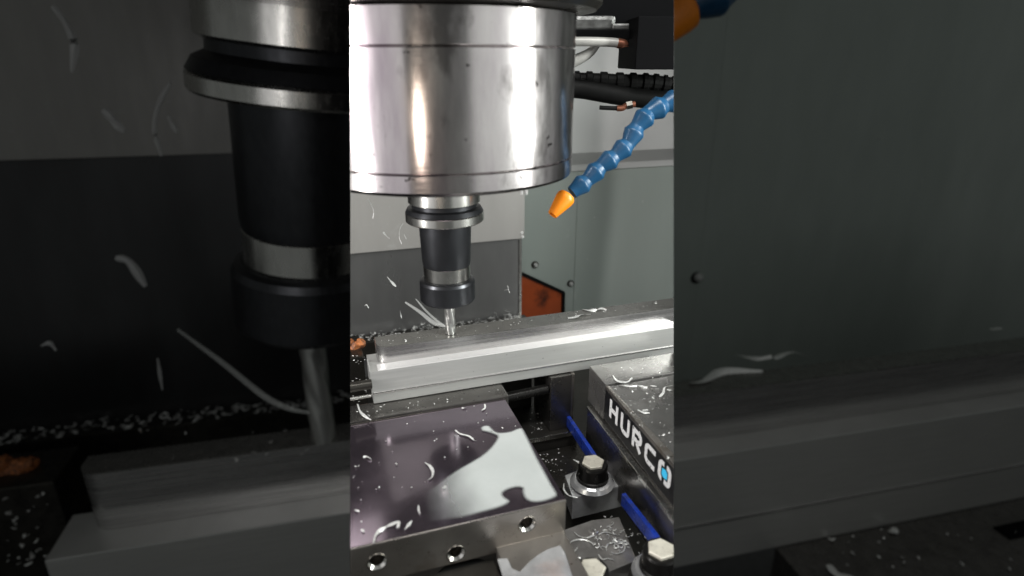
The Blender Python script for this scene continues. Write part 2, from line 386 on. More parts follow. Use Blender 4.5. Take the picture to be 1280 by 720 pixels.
def build_cutter(name, ax, ay, k, zt, zb, label):
    rr = .0046 * k; b = bmesh.new(); n = 40; seg = 24; rings = []
    for i in range(n + 1):
        t = i / n; z = zt + (zb - zt) * t; ring = []
        for s in range(seg):
            a = 2 * math.pi * s / seg; fl = 1.0
            if t > .25: fl = 1 - .12 * max(0, math.cos(3 * (a - t * 4.0))) ** 1.5
            ring.append(b.verts.new((ax + rr * fl * math.cos(a), ay + rr * fl * math.sin(a), z)))
        rings.append(ring)
    for a, c in zip(rings, rings[1:]):
        for s in range(seg): b.faces.new((a[s], a[(s + 1) % seg], c[(s + 1) % seg], c[s]))
    b.faces.new(rings[0]); b.faces.new(rings[-1][::-1])
    return tag(obj(name, b, M['carbide'], None, True), label, 'cutter')
Z = dict(top=zA + .001, coneT=zf(262.5, .029), ringT=zf(275.5, .032), ringB=zf(287.5, .032), bandT=zf(339.5, .0199), nutT=zf(359, .0236), nutB=zf(389.5, .0236))
root = thing('tool_holder', 'black collet tool holder with bright steel flange hanging under the spindle', 'tool holder', (AX, AY, Z['nutB']))
build_holder(root, AX, AY, 1.0, Z)
Z_BAR = -.225
build_cutter('end_mill', AX + .001, AY, 1.0, Z['nutB'] + .004, Z_BAR + .0005, 'short bright end mill cutting the top of the aluminium bar')

# ================================================================== COOLANT HOSE
def hose_segs(root, pts, rads, m, ends=True):
    for i in range(len(pts) - 1):
        a, c = pts[i], pts[i + 1]; d = c - a; ln = d.length; r = (rads[i] + rads[i + 1]) / 2
        prof = [(.70, -.12), (.74, .02), (.80, .16), (.90, .32), (1.02, .54), (1.06, .62), (1.05, .68), (.98, .73), (.86, .84), (.76, .98), (.7, 1.06)]
        b = lathe([(r * q, ln * t) for q, t in prof], a, d, 40)
        if ends: clip(b, left=False)
        if len(b.verts): obj('hose_link', b, m, root, True)
YH = .50
hp = [(848, 124), (831, 131), (811, 141), (796.5, 158), (785, 180), (769, 195), (751, 208), (734.5, 225), (717, 239), (706, 247)]
yh = [.520, .516, .512, .508, .504, .500, .497, .494, .490, .487]
hp3 = [atY(x, y, yy) for (x, y), yy in zip(hp, yh)]
root = thing('coolant_hose', 'blue segmented coolant hose with an orange nozzle at the upper right', 'coolant hose', hp3[0])
hr = [.0088, .0088, .0086, .0082, .0080, .0080, .0080, .0078, .0076, .0074]
hose_segs(root, hp3[:9][::-1], hr[:9][::-1], M['blue_plastic'])
a, c = atY(707.5, 246.5, .488), atY(690.5, 268.5, .480)
obj('nozzle_tip', lathe([(.0066, -.002), (.0078, .000), (.0077, .003), (.0042, (c - a).length * .97), (.0040, (c - a).length), (.0026, (c - a).length), (.0026, (c - a).length - .006)], a, c - a, 28), M['orange_plastic'], root, True)

# ---- corrugated black hose, smooth hose, white pipes, copper nozzle
def bend(pp, Y, n=8): return catmull([atY(x, y, Y) for x, y in pp], n)
P = bend([(690, 101), (730, 101.5), (770, 103), (810, 104), (846, 108), (880, 112)], .66, 30)
n = len(P)
b = tube(P, lambda s: .0088 * (1 + .13 * (1 if math.sin(s * 2 * math.pi * 13 + 2 * math.sin(s * 9)) > 0 else -.4)), 16); clip(b, left=False)
tag(obj('corrugated_hose', b, M['black'], None, False), 'black corrugated hose running behind the spindle to the right', 'hose')
b = tube(bend([(690, 108), (730, 112), (770, 119), (810, 124), (846, 126), (880, 126)], .64), .0092, 16); clip(b, left=False)
tag(obj('rubber_hose', b, M['black'], None, True), 'smooth dark hose sagging just below the corrugated hose', 'hose')
b = tube(bend([(700, 52), (735, 52), (765, 53), (777, 55)], .62), .0042, 12)
root = thing('white_pipe', 'short white pipe with bent end beside the top of the spindle', 'pipe', atY(740, 56, .62))
obj('pipe', b, M['zinc'], root, True)
obj('pipe_end', tube(bend([(772, 54), (779, 55.5), (779.5, 59)], .62), .0046, 12), M['copper'], root, True)
b = tube(bend([(700, 84), (725, 73), (738, 65), (746, 56)], .63), lambda s: .0058 * (1.05 - .45 * s), 12)
tag(obj('curved_white_hose', b, M['zinc'], None, True), 'curved white hose rising from the spindle to the white pipe', 'hose')
root = thing('copper_nozzle', 'thin copper tube nozzle poking out left of the blue hose', 'nozzle', atY(770, 136, .60))
b = tube(bend([(749.5, 134.5), (760, 135), (772, 135.5)], .60), .0021, 10); obj('tip', b, M['black'], root, True)
obj('tube', tube(bend([(771, 135.5), (778, 135), (784, 131.5), (794, 130)], .60), .0028, 10), M['copper'], root, True)
obj('nut', tube(bend([(783, 132), (790, 130.5)], .60), .0040, 6), M['dark_steel'], root)

# ---- head casting above on the right
def box_px(x0, y0, x1, y1, Y, dep, bev=.001):
    a, c = atY(x0, (y0 + y1) / 2, Y), atY(x1, (y0 + y1) / 2, Y)
    return box_xyz(a.x, c.x, Y, Y + dep, atY(x0, y1, Y).z, atY(x0, y0, Y).z, bev=bev)
root = thing('head_casting', 'black underside of the machine head across the top right', 'machine head', atY(780, 88, .60))
b = box_px(690, -60, 900, 30, .66, .10); clip(b, left=False); obj('casting', b, M['black_paint'], root)
b = box_px(690, 36.5, 900, 49.5, .64, .08); clip(b, left=False); obj('beam', b, M['black_paint'], root)
b = box_px(796, 20, 900, 87, .60, .10); clip(b, left=False); obj('junction_box', b, M['black_paint'], root)
b = box_px(700, 19, 770, 40, .648, .05, .004); obj('bracket', b, M['cast_alu'], root)
b = box_px(765, 29, 799, 38, .646, .05, .002); obj('bracket', b, M['cast_alu'], root)

# ================================================================== BAR
wWall, wShelf, wBack = -.4712, -.4600, -.4935
zS = -.2410
zG, zBt = atW(540, 480.5, wShelf).z, atW(560, 490, wShelf).z
uL = .0287; uEnd = .45
root = thing('aluminium_bar', 'long pale aluminium bar with a freshly milled bright step along its top', 'workpiece', fr(.15, wWall, zBt))
b = box_f(uL, uEnd, wBack, wShelf - .0004, zBt, zG - .0006, bev=.0005); clip(b, left=False); obj('foot', b, M['alu'], root)
b = prism([fr(uL - .0005, w, z) for w, z in ((wShelf, zS), (wShelf, zG + .0006), (wShelf, zG - .0006), (wBack, zG - .0006), (wBack, zS))], U * (uEnd - uL)); clip(b, left=False)
obj('flange', b, M['alu'], root)
# shelf skin freshly cut, its bright reflection put into the colour
b = box_f(uL + .0058, uEnd, wWall, wShelf - .0004, zS, zS + .0006); clip(b, left=False); obj('milled_shelf', b, M['alu_shelf_lit'], root)
b = box_f(uL + .0002, uEnd, wBack + .002, wShelf + .0009, zG - .0007, zG + .0009, bev=.0005); clip(b, left=False); obj('groove_lip', b, M['alu_cut'], root)
# ridge with rounded left end
pts = []; uu = uL + .0075; rr = .009
for i in range(9):
    a = math.pi / 2 * i / 8; pts.append((uu + rr - rr * math.sin(math.pi / 2 - a) * 1.0, wWall - rr + rr * math.sin(a)))
pl = [fr(u, w, zS + .0004) for u, w in pts] + [fr(uEnd, wWall, zS + .0004), fr(uEnd, wBack, zS + .0004), fr(uu, wBack, zS + .0004)]
b = prism(pl, (0, 0, Z_BAR - zS - .0012)); clip(b, left=False); obj('milled_ridge', b, M['alu_cut'], root, True)
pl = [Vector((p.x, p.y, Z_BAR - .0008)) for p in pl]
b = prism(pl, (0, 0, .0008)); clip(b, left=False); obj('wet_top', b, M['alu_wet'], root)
b = prism([fr(uL - .0012, w, z) for w, z in ((wShelf - .0005, zG), (wShelf, zS + .0004), (wBack + .012, zS + .0022), (wBack + .012, zS - .0005), (wShelf - .002, zS - .001))], U * .0009); obj('burr', b, M['alu'], root)

# rods and dark block left of the bar (vise screw area)
for y0, y1, r, m, lab in ((485, 480, .0042, 'dark_steel', 'dark round rod running into the left end of the bar'), (499.5, 494.5, .0014, 'steel', 'thin bright rod just below the dark rod left of the bar')):
    a, c = atW(425, y0 + 1.5, -.455), atW(464, y1, -.458)
    b = tube([a + (c - a) * t / 4 for t in range(5)], r, 14); clip(b, right=False); tag(obj('guide_rod', b, M[m], None, True), lab, 'rod')

# ================================================================== LEFT VISE
ZP = zBt - .0032
root = thing('vise', 'dark steel vise body with three bolt holes in its front face at lower left', 'vise', fr(.06, -.37, -.31))
b = box_f(-.3, .1412, wShelf - .004, -.4385, -.30, zBt - .0006, bev=.0006); clip(b, right=False); obj('jaw', b, M['jaw'], root)
b = box_f(-.3, .1377, -.4379, -.3024, -.305, ZP, bev=.0009)
vp = b
def hole_tool():
    c = bmesh.new()
    for px, py in ((471.5, 702.5), (570, 692), (659, 655.5)):
        p = atW(px, py, -.3024); lathe([(.0060, .004), (.0060, -.0006), (.0048, -.0018), (.0048, -.014)], p, W, 28, c)
    return c
hs = [atW(px, py, -.3024) for px, py in ((471.5, 702.5), (570, 692), (659, 655.5))]
clip(b, right=False)
plate = obj('body', b, M['plate_face'], root)
cm = bpy.data.meshes.new('cutter_tmp'); cb = hole_tool(); bmesh.ops.recalc_face_normals(cb, faces=cb.faces); cb.to_mesh(cm); cb.free()
co = bpy.data.objects.new('cutter_tmp', cm); C.objects.link(co)
md = plate.modifiers.new('holes', 'BOOLEAN'); md.object = co; md.solver = 'EXACT'
bpy.context.view_layer.update()
dg = bpy.context.evaluated_depsgraph_get()
nm = bpy.data.meshes.new_from_object(plate.evaluated_get(dg)); plate.modifiers.clear(); plate.data = nm
bpy.data.objects.remove(co)
for p in hs:
    obj('bolt_hole', lathe([(.0061, .0003), (.0059, -.0004), (.0047, -.0019), (.0047, -.008), (.0042, -.008), (.0042, -.0014), (.0056, .0003)], p, W, 32, close=False), M['steel'], root, True)
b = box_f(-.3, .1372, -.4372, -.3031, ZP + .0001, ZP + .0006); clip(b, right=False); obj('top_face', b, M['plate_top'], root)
b = box_f(.0885, .1370, -.3030, -.245, -.360, -.3005, bev=.0012); obj('front_ledge', b, M['plate_face'], root)
b = box_f(-.2, .0865, -.3022, -.285, -.360, -.3085, bev=.001); clip(b, right=False); obj('lower_lip', b, M['dark_steel'], root)
p = fr(.066, -.288, -.322); b = lathe([(.0, .013), (.021, .013), (.024, .010), (.0245, -.01)], p, seg=48); obj('clamp_knob', b, M['black'], root, 12)

# milky puddle on the vise top
pud = [(600, 536), (604, 533), (612, 533), (619, 540), (626, 541.5), (638, 540), (645, 537), (653, 536), (658, 544), (664, 556), (672, 573), (682, 591), (690, 606), (697, 618), (695, 623), (684, 627.5), (674, 629.5), (663, 629),
       (655, 624), (652, 616), (652, 611.5), (645, 611), (636, 613.5), (629.5, 617.5), (631, 622), (638, 627), (634, 632), (622, 637), (600, 643), (578, 649), (555, 652), (530, 655), (500, 655), (500, 640), (525, 618), (542, 609), (558, 597), (574, 586.5), (599, 572), (613, 560), (621, 548), (618, 544.5), (609, 541.5), (602, 540)]
PP = [atZ(x, y, ZP + .0007) for x, y in pud]
b = bmesh.new()
ring = [b.verts.new(p + Vector((0, 0, .0008))) for p in catmull(PP, 2)]
ed = [b.edges.new((ring[i], ring[(i + 1) % len(ring)])) for i in range(len(ring))]
bmesh.ops.triangle_fill(b, use_beauty=True, edges=ed, normal=(0, 0, 1))
lay = b.verts.layers.float.new('thick'); border = set(b.verts)
bmesh.ops.inset_region(b, faces=b.faces[:], thickness=.0026, depth=.0003, use_even_offset=False, use_boundary=True)
for v in b.verts: v[lay] = 0.0 if v.is_boundary else 1.0
cenp = atZ(600, 600, ZP)
pm = film('puddle_film', -.040, .006, tuple(U))
tag(obj('coolant_puddle', b, pm), 'milky white coolant puddle on the dark vise top', 'puddle')
pl = [(622, 700), (634, 699), (640, 712), (650, 716), (660, 705), (672, 695), (684, 688), (700, 683), (706, 692), (718, 730), (650, 760), (634, 740)]
b = prism([atZ(x, y, -.3003) for x, y in pl], (0, 0, .0008)); tag(obj('coolant_puddle', b, M['greasy']), 'pale coolant smear on the ledge below the vise front face', 'puddle')

# ================================================================== RIGHT VISE
root = thing('vise', 'dark steel vise with a black HURCO name strip at the right', 'vise', fr(.26, -.36, -.34))
def sk(u, w): return u - (w + .4326) * .035        # its side runs a little skew
def slab(u0, u1, w0, w1, z0, z1, bev=.0007):
    return prism([fr(sk(u0, w0), w0, z0), fr(u1, w0, z0), fr(u1, w1, z0), fr(sk(u0, w1), w1, z0)], (0, 0, z1 - z0), bev=bev)
ZH = -.2605
b = slab(.2195, .50, -.4445, -.4105, -.2945, ZH + .0015); clip(b, left=False); obj('jaw_plate', b, M['vise_grey'], root)
b = slab(.2205, .50, -.4085, -.24, -.2945, ZH); clip(b, left=False); obj('moving_jaw', b, M['vise_grey'], root)
b = slab(.2155, .50, -.436, -.24, -.345, -.2952, .0009); clip(b, left=False); obj('body', b, M['jaw'], root)
b = slab(.2146, .2170, -.436, -.24, -.2985, -.2948, .0004); clip(b, left=False); obj('edge_strip', b, M['steel'], root)
b = slab(.2200, .2203, -.4092, -.24, -.2925, ZH - .0035, 0); clip(b, left=False); lab = obj('name_strip', b, M['label'], root)
b = slab(.2196, .2212, -.4098, -.24, ZH - .0032, ZH + .0004, .0004); clip(b, left=False); obj('bevel_edge', b, M['plate_face'], root)
# the letters, strokes laid on the strip
dirw = (fr(sk(.2198, -.30), -.30, 0) - fr(sk(.2198, -.40), -.40, 0)).normalized()
nrm = Vector((dirw.y, -dirw.x, 0)) * -1
if nrm.dot(U) > 0: nrm = -nrm
o0 = fr(sk(.2198, -.3985), -.3985, -.2835)
LH, LW, ST = .0170, .0156, .0038
def stroke(path, closed=False):
    """flat thick polyline in letter space (x along the strip, y up)"""
    b = bmesh.new(); n = len(path); P = [Vector((*p, 0)) for p in path]
    L_, R_ = [], []
    for i in range(n):
        pa = P[i - 1] if (i > 0 or closed) else None; pb = P[(i + 1) % n] if (i < n - 1 or closed) else None
        d1 = (P[i] - pa).normalized() if pa else None; d2 = (pb - P[i]).normalized() if pb else None
        d1 = d1 or d2; d2 = d2 or d1
        t = (d1 + d2).normalized(); nn = Vector((-t.y, t.x, 0)); k = 1 / max(.5, nn.dot(Vector((-d1.y, d1.x, 0))))
        L_.append(P[i] + nn * ST / 2 * k); R_.append(P[i] - nn * ST / 2 * k)
    vs_ = [[b.verts.new(p + Vector((0, 0, z))) for p in A] for z in (0, .0003) for A in (L_, R_)]
    l0, r0, l1, r1 = vs_; rng = range(n if closed else n - 1)
    for i in rng:
        j = (i + 1) % n
        b.faces.new((l1[i], l1[j], r1[j], r1[i])); b.faces.new((l0[i], r0[i], r0[j], l0[j]))
        b.faces.new((l0[i], l0[j], l1[j], l1[i])); b.faces.new((r0[i], r1[i], r1[j], r0[j]))
    if not closed:
        for i in (0, n - 1): b.faces.new((l0[i], l1[i], r1[i], r0[i]))
    return b
def place(b, x):
    X = dirw; Y_ = Vector((0, 0, 1)); m = Matrix.Identity(4)
    m.col[0][:3] = X; m.col[1][:3] = Y_; m.col[2][:3] = nrm; m.col[3][:3] = o0 + X * x + nrm * .0003
    b.transform(m); return b
h, w, s2 = LH, LW, ST / 2
def arc(cx, cy, r, a0, a1, n=5): return [(cx + r * math.cos(R(a0 + (a1 - a0) * i / n)), cy + r * math.sin(R(a0 + (a1 - a0) * i / n))) for i in range(n + 1)]
rc = .0035
letters = {
 'H': [[(s2, 0), (s2, h)], [(w - s2, 0), (w - s2, h)], [(ST, h / 2), (w - ST, h / 2)]],
 'U': [[(s2, h)] + arc(s2 + rc, s2 + rc, rc, 180, 270) + arc(w - s2 - rc, s2 + rc, rc, 270, 360) + [(w - s2, h)]],
 'R': [[(s2, 0), (s2, h - s2)] + [(w - s2 - rc, h - s2)] + arc(w - s2 - rc, h - s2 - rc, rc, 90, 0) + arc(w - s2 - rc, h * .45 + rc, rc, 0, -90) + [(s2 + s2, h * .45)], [(w * .48, h * .45 - s2), (w - s2 * .9, 0)]],
 'C': [[(w, h - s2)] + arc(s2 + rc, h - s2 - rc, rc, 90, 180) + arc(s2 + rc, s2 + rc, rc, 180, 270) + [(w, s2)]],
 'O': [[(w * .48, h - s2)] + arc(s2 + rc, h - s2 - rc, rc, 90, 180) + arc(s2 + rc, s2 + rc, rc, 180, 270) + [(w * .35, s2)],
       [(w * .72, h - s2)] + arc(w + .002 - s2 - rc, h - s2 - rc, rc, 90, 0) + arc(w + .002 - s2 - rc, s2 + rc, rc, 0, -90) + [(w * .58, s2)]]}
x = 0
for ch in 'HURCO':
    b = bmesh.new()
    for st in letters[ch]: merge(b, stroke(st))
    place(b, x); clip(b, left=False); obj('letter', b, M['white_print'], lab)
    if ch == 'O':
        b = bmesh.new(); q = [(w * .34, h * .36), (w * .50, h * .28), (w * .80, h * .34), (w * .82, h * .62), (w * .64, h * .72), (w * .36, h * .66)]
        prism([Vector((*p, .0001)) for p in q], (0, 0, .0003), b); place(b, x); clip(b, left=False); obj('logo_dot', b, M['cyan_print'], lab)
    x += LW + .0050 + (.0006 if ch == 'H' else 0)

# ================================================================== GAP BETWEEN THE VISES
root = thing('stepped_bed', 'dark stepped machine bed in the gap between the two vises', 'machine bed', fr(.18, -.40, Z_T))
wst, zfl = -.4505, -.3290
b = box_f(.1365, .2135, -.56, wst, Z_T + .001, zfl, bev=.0005); obj('step', b, M['bed'], root)
b = box_f(.1365, .2120, wst + .0001, wst + .0016, zfl - .004, zfl + .0003, bev=.0003); obj('step_edge', b, M['steel'], root)
b = box_f(.1365, .2135, wst + .002, -.395, Z_T + .001, -.344, bev=.0005); obj('lower_step', b, M['dark_steel'], root)
b = box_f(.1875, .2085, -.50, -.4560, zfl + .0002, zBt - .0008, bev=.0006); obj('web', b, M['jaw'], root)
b = box_f(.2090, .2120, -.50, -.4575, zfl + .0002, zBt - .0008, bev=.0006); obj('web_edge', b, M['plate_face'], root)
b = box_f(.1365, .1870, -.52, -.505, zfl + .0002, zBt - .0015, bev=.0006); obj('back_web', b, M['bed'], root)
a, c = atW(633, 497, -.462), atW(684, 486, -.462)
tag(obj('guide_rod', tube([a, a * .5 + c * .5, c], .0046, 18), M['bolt_black'], None, True), 'black round rod in the gap under the aluminium bar', 'rod')

# blue rails
for (xa, ya, xb, yb), lab_ in (((704, 514, 741, 569), 'blue strip between the bar and the nearer vise bolt'), ((777, 617, 820, 672), 'blue strip lying between two vise bolts at lower right')):
    a, c = atZ(xa, ya, -.316), atZ(xb, yb, -.316); d = (c - a).normalized(); s = Vector((-d.y, d.x, 0)) * -1
    if s.dot(U) > 0: s = -s
    b = prism([a, c, c - s * .0036, a - s * .0036], (0, 0, -.011), bev=.0005)
    tag(obj('blue_strip', b, M['blue_rail']), lab_.replace('nearer vise bolt', 'upper vise bolt'), 'strip', 'blue strips along the vise side')

# clamps and bolts
def clamp(pts, z, dz, lab_, m='greasy'):
    b = prism([atZ(x, y, z) for x, y in pts], (0, 0, -dz), bev=.0006); clip(b, left=False)
    return tag(obj('clamp_plate', b, M[m]), lab_, 'clamp')
clamp([(706, 594), (748, 578), (764, 577), (781, 606), (716, 622)], -.3305, .022, 'coolant-wet clamp plate under the upper vise bolt')
clamp([(700, 664), (740, 650), (774, 646), (796, 700), (700, 740)], -.3420, .025, 'wet clamp plate covered with curled chips below the upper bolt', 'gel')
clamp([(786, 712), (792, 700), (850, 672), (900, 760), (800, 780)], -.3360, .02, 'dark clamp plate under the lower right vise bolt', 'dark_steel')
def bolt(u, w, zt, r, lab_, rot):
    rt = thing('hex_bolt', lab_, 'bolt', fr(u, w, zt - .026), 'vise bolts')
    b0 = fr(u, w, zt - .0215)
    b = lathe([(r * 1.52, 0), (r * 1.55, .0012), (r * 1.36, .0040), (r * 1.22, .0050), (r * .9, .0050)], b0, seg=48); clip(b, left=False); obj('washer', b, M['greasy'], rt, 12)
    b = lathe([(r * 1.14, .0052), (r * 1.14, .0070), (r * 1.03, .0076), (r * 1.02, .0180), (r * .95, .0196), (r * .70, .0196)], b0, seg=48); clip(b, left=False); obj('cap', b, M['bolt_black'], rt, 12)
    b = lathe([(r * .80, .0190), (r * .80, .0212), (r * .74, .0218)], b0, seg=6); bmesh.ops.rotate(b, verts=b.verts, cent=b0, matrix=Matrix.Rotation(rot, 3, 'Z')); clip(b, left=False); obj('hex_head', b, M['cream'], rt)
bolt(.1935, -.3755, -.3075, .0118, 'pale hex headed vise bolt beside the first blue strip', .2)
bolt(.1945, -.2725, -.3050, .0118, 'pale hex headed vise bolt at the lower end of the second blue strip', .35)
bolt(.1435, -.2715, -.3050, .0112, 'pale hex headed vise bolt cut by the bottom edge beside the coolant ledge', .1)

# ================================================================== CHIPS
def chip(pts, wpx, lab_, group, to, mt='chip', cat='metal chip', flat=.16, nm='metal_chip'):
    P = [to(*p) for p in pts]
    sc = (P[0].length) / F_PX
    P = catmull(P, 5)
    th = wpx * sc * .66; ph_ = len(lab_) * .7
    b = tube(P, lambda s: th * (.30 + .55 * math.sin(math.pi * min(max(s, .04), .96)) ** .6 + .18 * math.sin(9 * s + ph_)), 6, None, flat, twist=1.6 * math.sin(len(lab_) * 1.3))
    return tag(obj(nm, b, M[mt], None, True), lab_, cat, group)
zp = lambda z: (lambda x, y: atZ(x, y, z))
G = 'curled chips on the left vise'; Tp = zp(ZP + .0016)
chip([(447, 505), (450, 514), (456, 520), (464, 525)], 2.6, 'wavy bright chip at the left end of the jaw below the bar', G, zp(zBt + .001))
chip([(569, 537.5), (575, 542), (586, 545), (592, 550), (595, 551)], 2.8, 'wavy bright chip on the vise top above the puddle', G, Tp)
chip([(531, 578), (537, 582), (541, 589), (540, 596), (535, 600)], 3.0, 'C shaped chip on the middle of the vise top', G, Tp)
chip([(454, 571), (459, 571), (464, 574)], 3.4, 'short chip near the left edge of the vise top', G, Tp)
chip([(467, 679), (469, 670), (475, 663), (484, 658)], 3.2, 'curved chip near the front edge of the vise top', G, Tp)
chip([(482, 659), (490, 655), (498, 652.5), (497, 660)], 4.0, 'broad curved chip near the front edge of the vise top', G, Tp)
chip([(506, 662), (510, 657), (515, 651)], 3.0, 'small crumpled chip beside the broad chip on the vise top', G, Tp)
chip([(523, 631), (523.5, 638), (525, 642)], 2.0, 'thin upright chip left of the puddle on the vise top', G, Tp)
chip([(553, 610), (558, 608)], 3.4, 'small bright pellet on the puddle edge', G, Tp)
chip([(443, 637), (449, 639)], 2.0, 'tiny chip at the left edge of the vise top', G, Tp)
chip([(602, 513), (606, 510), (606, 505)], 2.2, 'small hooked chip behind the puddle near the jaw edge', G, Tp)
chip([(577, 510), (583, 509.5)], 2.6, 'small bright chip near the jaw edge', G, Tp)
G = 'curled chips on the right vise'; Th = zp(ZH + .0014)
chip([(766, 469), (770, 475), (777, 477.5), (785, 477), (790, 472)], 3.0, 'large curved chip near the corner of the right vise', G, zp(ZH + .002))
chip([(776, 482), (786, 482.5), (796, 483)], 2.4, 'long straight chip in front of the large curved chip', G, Th)
chip([(797, 482), (803, 483), (809, 484.5)], 3.2, 'broad chip following the long straight chip', G, Th)
chip([(813, 482), (821, 483)], 2.6, 'short chip to the right of the broad chip', G, Th)
chip([(824, 496), (829, 491), (831, 484), (841, 482)], 2.8, 'bent chip at the right edge of the right vise', G, Th)
chip([(834, 487), (841, 488)], 2.6, 'short chip beside the bent chip at the right edge', G, Th)
chip([(797, 512), (804, 515.5), (812, 516)], 3.0, 'short chip alone in the middle of the right vise', G, Th)
chip([(803, 513), (810, 512)], 2.4, 'tiny chip resting on the chip alone on the right vise', G, Th)
chip([(815, 496), (818, 499)], 2.4, 'tiny chip left of the bent chip on the right vise', G, Th)
G = 'chips lying on the aluminium bar'; Tb = zp(Z_BAR + .001)
chip([(710, 397.5), (718, 396.5), (726, 393.5), (738, 393)], 4.5, 'pale chip on the bar top nearest the orange window', G, Tb)
chip([(728, 386.5), (738, 388), (746, 387)], 3.6, 'pale chip on the bar top behind the nearest one', G, zp(Z_BAR + .001))
chip([(744, 388), (752, 385.5), (758, 387.5)], 3.2, 'small wavy chip on the bar top at the wall', G, zp(Z_BAR + .001))
chip([(817, 378.5), (821, 379)], 1.8, 'tiny chip on the bar top at the right', G, Tb)
chip([(835, 405.5), (840, 407), (836, 408)], 1.6, 'tiny curl on the milled shelf at the right', G, zp(zS + .001))
G = 'wire curls on the wet clamp plate'; Tc = zp(-.3410)
chip([(718, 665), (724, 670), (734, 672), (743, 668), (748, 664)], 1.7, 'upward curved wire chip at the top left of the chip pile', G, Tc)
chip([(711, 681), (716, 676), (726, 674), (735, 676), (742, 680)], 1.7, 'arched wire chip in the middle left of the chip pile', G, Tc)
chip([(758, 689), (759, 681), (766, 678), (776, 677), (781, 682), (779, 689), (770, 692), (764, 690)], 1.7, 'round loop of wire chip at the right of the chip pile', G, Tc)
chip([(748, 668), (757, 665), (768, 668), (778, 671)], 1.6, 'long thin wire chip across the chip pile', G, Tc)
chip([(714, 692), (720, 687), (722, 684)], 1.8, 'short wire chip at the left of the chip pile', G, Tc)
chip([(748, 693), (753, 699), (760, 698), (768, 700)], 1.8, 'bent wire chip above the lowest bolt', G, Tc)
chip([(716, 696), (726, 697.5)], 1.7, 'straight wire chip left of the lowest bolt', G, Tc)
chip([(741, 660), (738, 664), (741, 668), (746, 667)], 5, 'round wet blob of chips on top of the chip pile', G, Tc, 'gel')
chip([(705, 604), (705, 612), (711, 619), (722, 622)], 1.6, 'thin curved wire chip left of the upper bolt washer', G, zp(-.329))
chip([(717, 574.5), (722, 577), (727, 580)], 2.2, 'bright chip sticking to the upper bolt', G, zp(-.310))
b = bmesh.new(); rnd = random.Random(11)
for i in range(60):
    x, y = rnd.gauss(766, 13), rnd.gauss(672, 11)
    curl(atZ(x, y, -.3405), rnd.uniform(.0006, .0022), rnd.uniform(.2, .8), .00035, bm=b)
o = obj('wire_shavings', b, M['chip'], kind='stuff'); o['label'] = 'tangle of fine wire shavings on the wet clamp plate'
# specks
b = bmesh.new(); rnd = random.Random(5)
def specks(n, xr, yr, to, s=(.0003, .0009)):
    for i in range(n):
        x, y = rnd.uniform(*xr), rnd.uniform(*yr); p = to(x, y); k = rnd.uniform(*s)
        if rnd.random() < .2: k *= 1.6
        curl(p, k, rnd.uniform(.15, .5), k * .5, bm=b, n=4, seg=4)
def inpoly(x, y, P):
    c = False; n = len(P)
    for i in range(n):
        (x1, y1), (x2, y2) = P[i], P[i - 1]
        if (y1 > y) != (y2 > y) and x < (x2 - x1) * (y - y1) / (y2 - y1) + x1: c = not c
    return c
def specks_poly(n, poly, to, **k):
    xs = [p[0] for p in poly]; ys = [p[1] for p in poly]; i = 0
    while i < n:
        x, y = rnd.uniform(min(xs), max(xs)), rnd.uniform(min(ys), max(ys))
        if inpoly(x, y, poly): specks(1, (x, x), (y, y), to, **k); i += 1
specks_poly(42, [(440, 545), (630, 497), (655, 535), (620, 540), (520, 620), (440, 680)], Tp)
specks_poly(26, [(480, 505), (628, 482), (632, 489), (440, 528), (440, 512)], zp(zBt + .0003))
specks_poly(80, [(746, 464), (838, 447), (838, 580), (762, 486)], Th)
specks_poly(40, [(475, 432), (838, 380), (838, 374), (560, 409), (475, 424)], Tb)
specks_poly(14, [(478, 461), (838, 407), (838, 404), (478, 458)], zp(zS + .001))
specks_poly(45, [(656, 515), (684, 500), (686, 535), (666, 545)], zp(-.3285))
specks_poly(30, [(712, 605), (770, 590), (776, 604), (716, 618)], zp(-.330))
specks_poly(26, [(670, 570), (712, 556), (705, 592), (685, 590)], zp(-.3435))
specks_poly(30, [(440, 445), (462, 440), (462, 500), (440, 505)], lambda x, y: atW(x, y, -.50))
o = obj('metal_specks', b, M['chip'], kind='stuff'); o['label'] = 'tiny bright metal specks scattered over bar and vises'
# specks stuck on walls
b = bmesh.new(); rnd = random.Random(9)
specks(10, (730, 838), (60, 340), lambda x, y: atW(x, y, WG + .001), (.0003, .0008))
specks(5, (440, 520), (250, 300), lambda x, y: atW(x, y, -.744), (.0004, .001))
for x, y in ((819, 277), (756, 223), (808, 308), (762, 268), (735, 324), (787, 237), (803, 252), (684, 249), (743, 272)):
    curl(atW(x, y, WG + .0015), .0008, .5, .0007, bm=b, n=4)
o = obj('wall_specks', b, M['chip'], kind='stuff'); o['label'] = 'scattered bright specks stuck to the enclosure walls'
# flying chips
M['flying'] = mat('flying_swarf', (.92, .92, .91), .35, .2, .1, (300, 300, 300), alpha=.6)
M['flying_dim'] = mat('flying_swarf_far', (.9, .9, .9), .4, .1, .1, alpha=.5)
G = 'chips flying off the cutter'; Tf = lambda x, y: atY(x, y, .56)
chip([(460, 249), (464, 256), (467, 264), (466, 273)], 3.2, 'curved chip in flight highest at the left below the spindle', G, Tf, 'flying')
chip([(504, 279), (500, 286), (499, 296), (502, 305)], 2.4, 'crescent chip in flight just left of the holder flange', G, Tf, 'flying')
chip([(479, 290), (483, 295), (487, 298)], 4, 'small blurred chip in flight left of the crescent chip', G, Tf, 'flying')
chip([(505, 293), (508, 299)], 2.2, 'tiny chip in flight right of the crescent chip', G, Tf, 'flying')
chip([(484, 346), (489, 352), (495, 358)], 4, 'bright twisted chip in flight level with the holder body', G, Tf, 'flying')
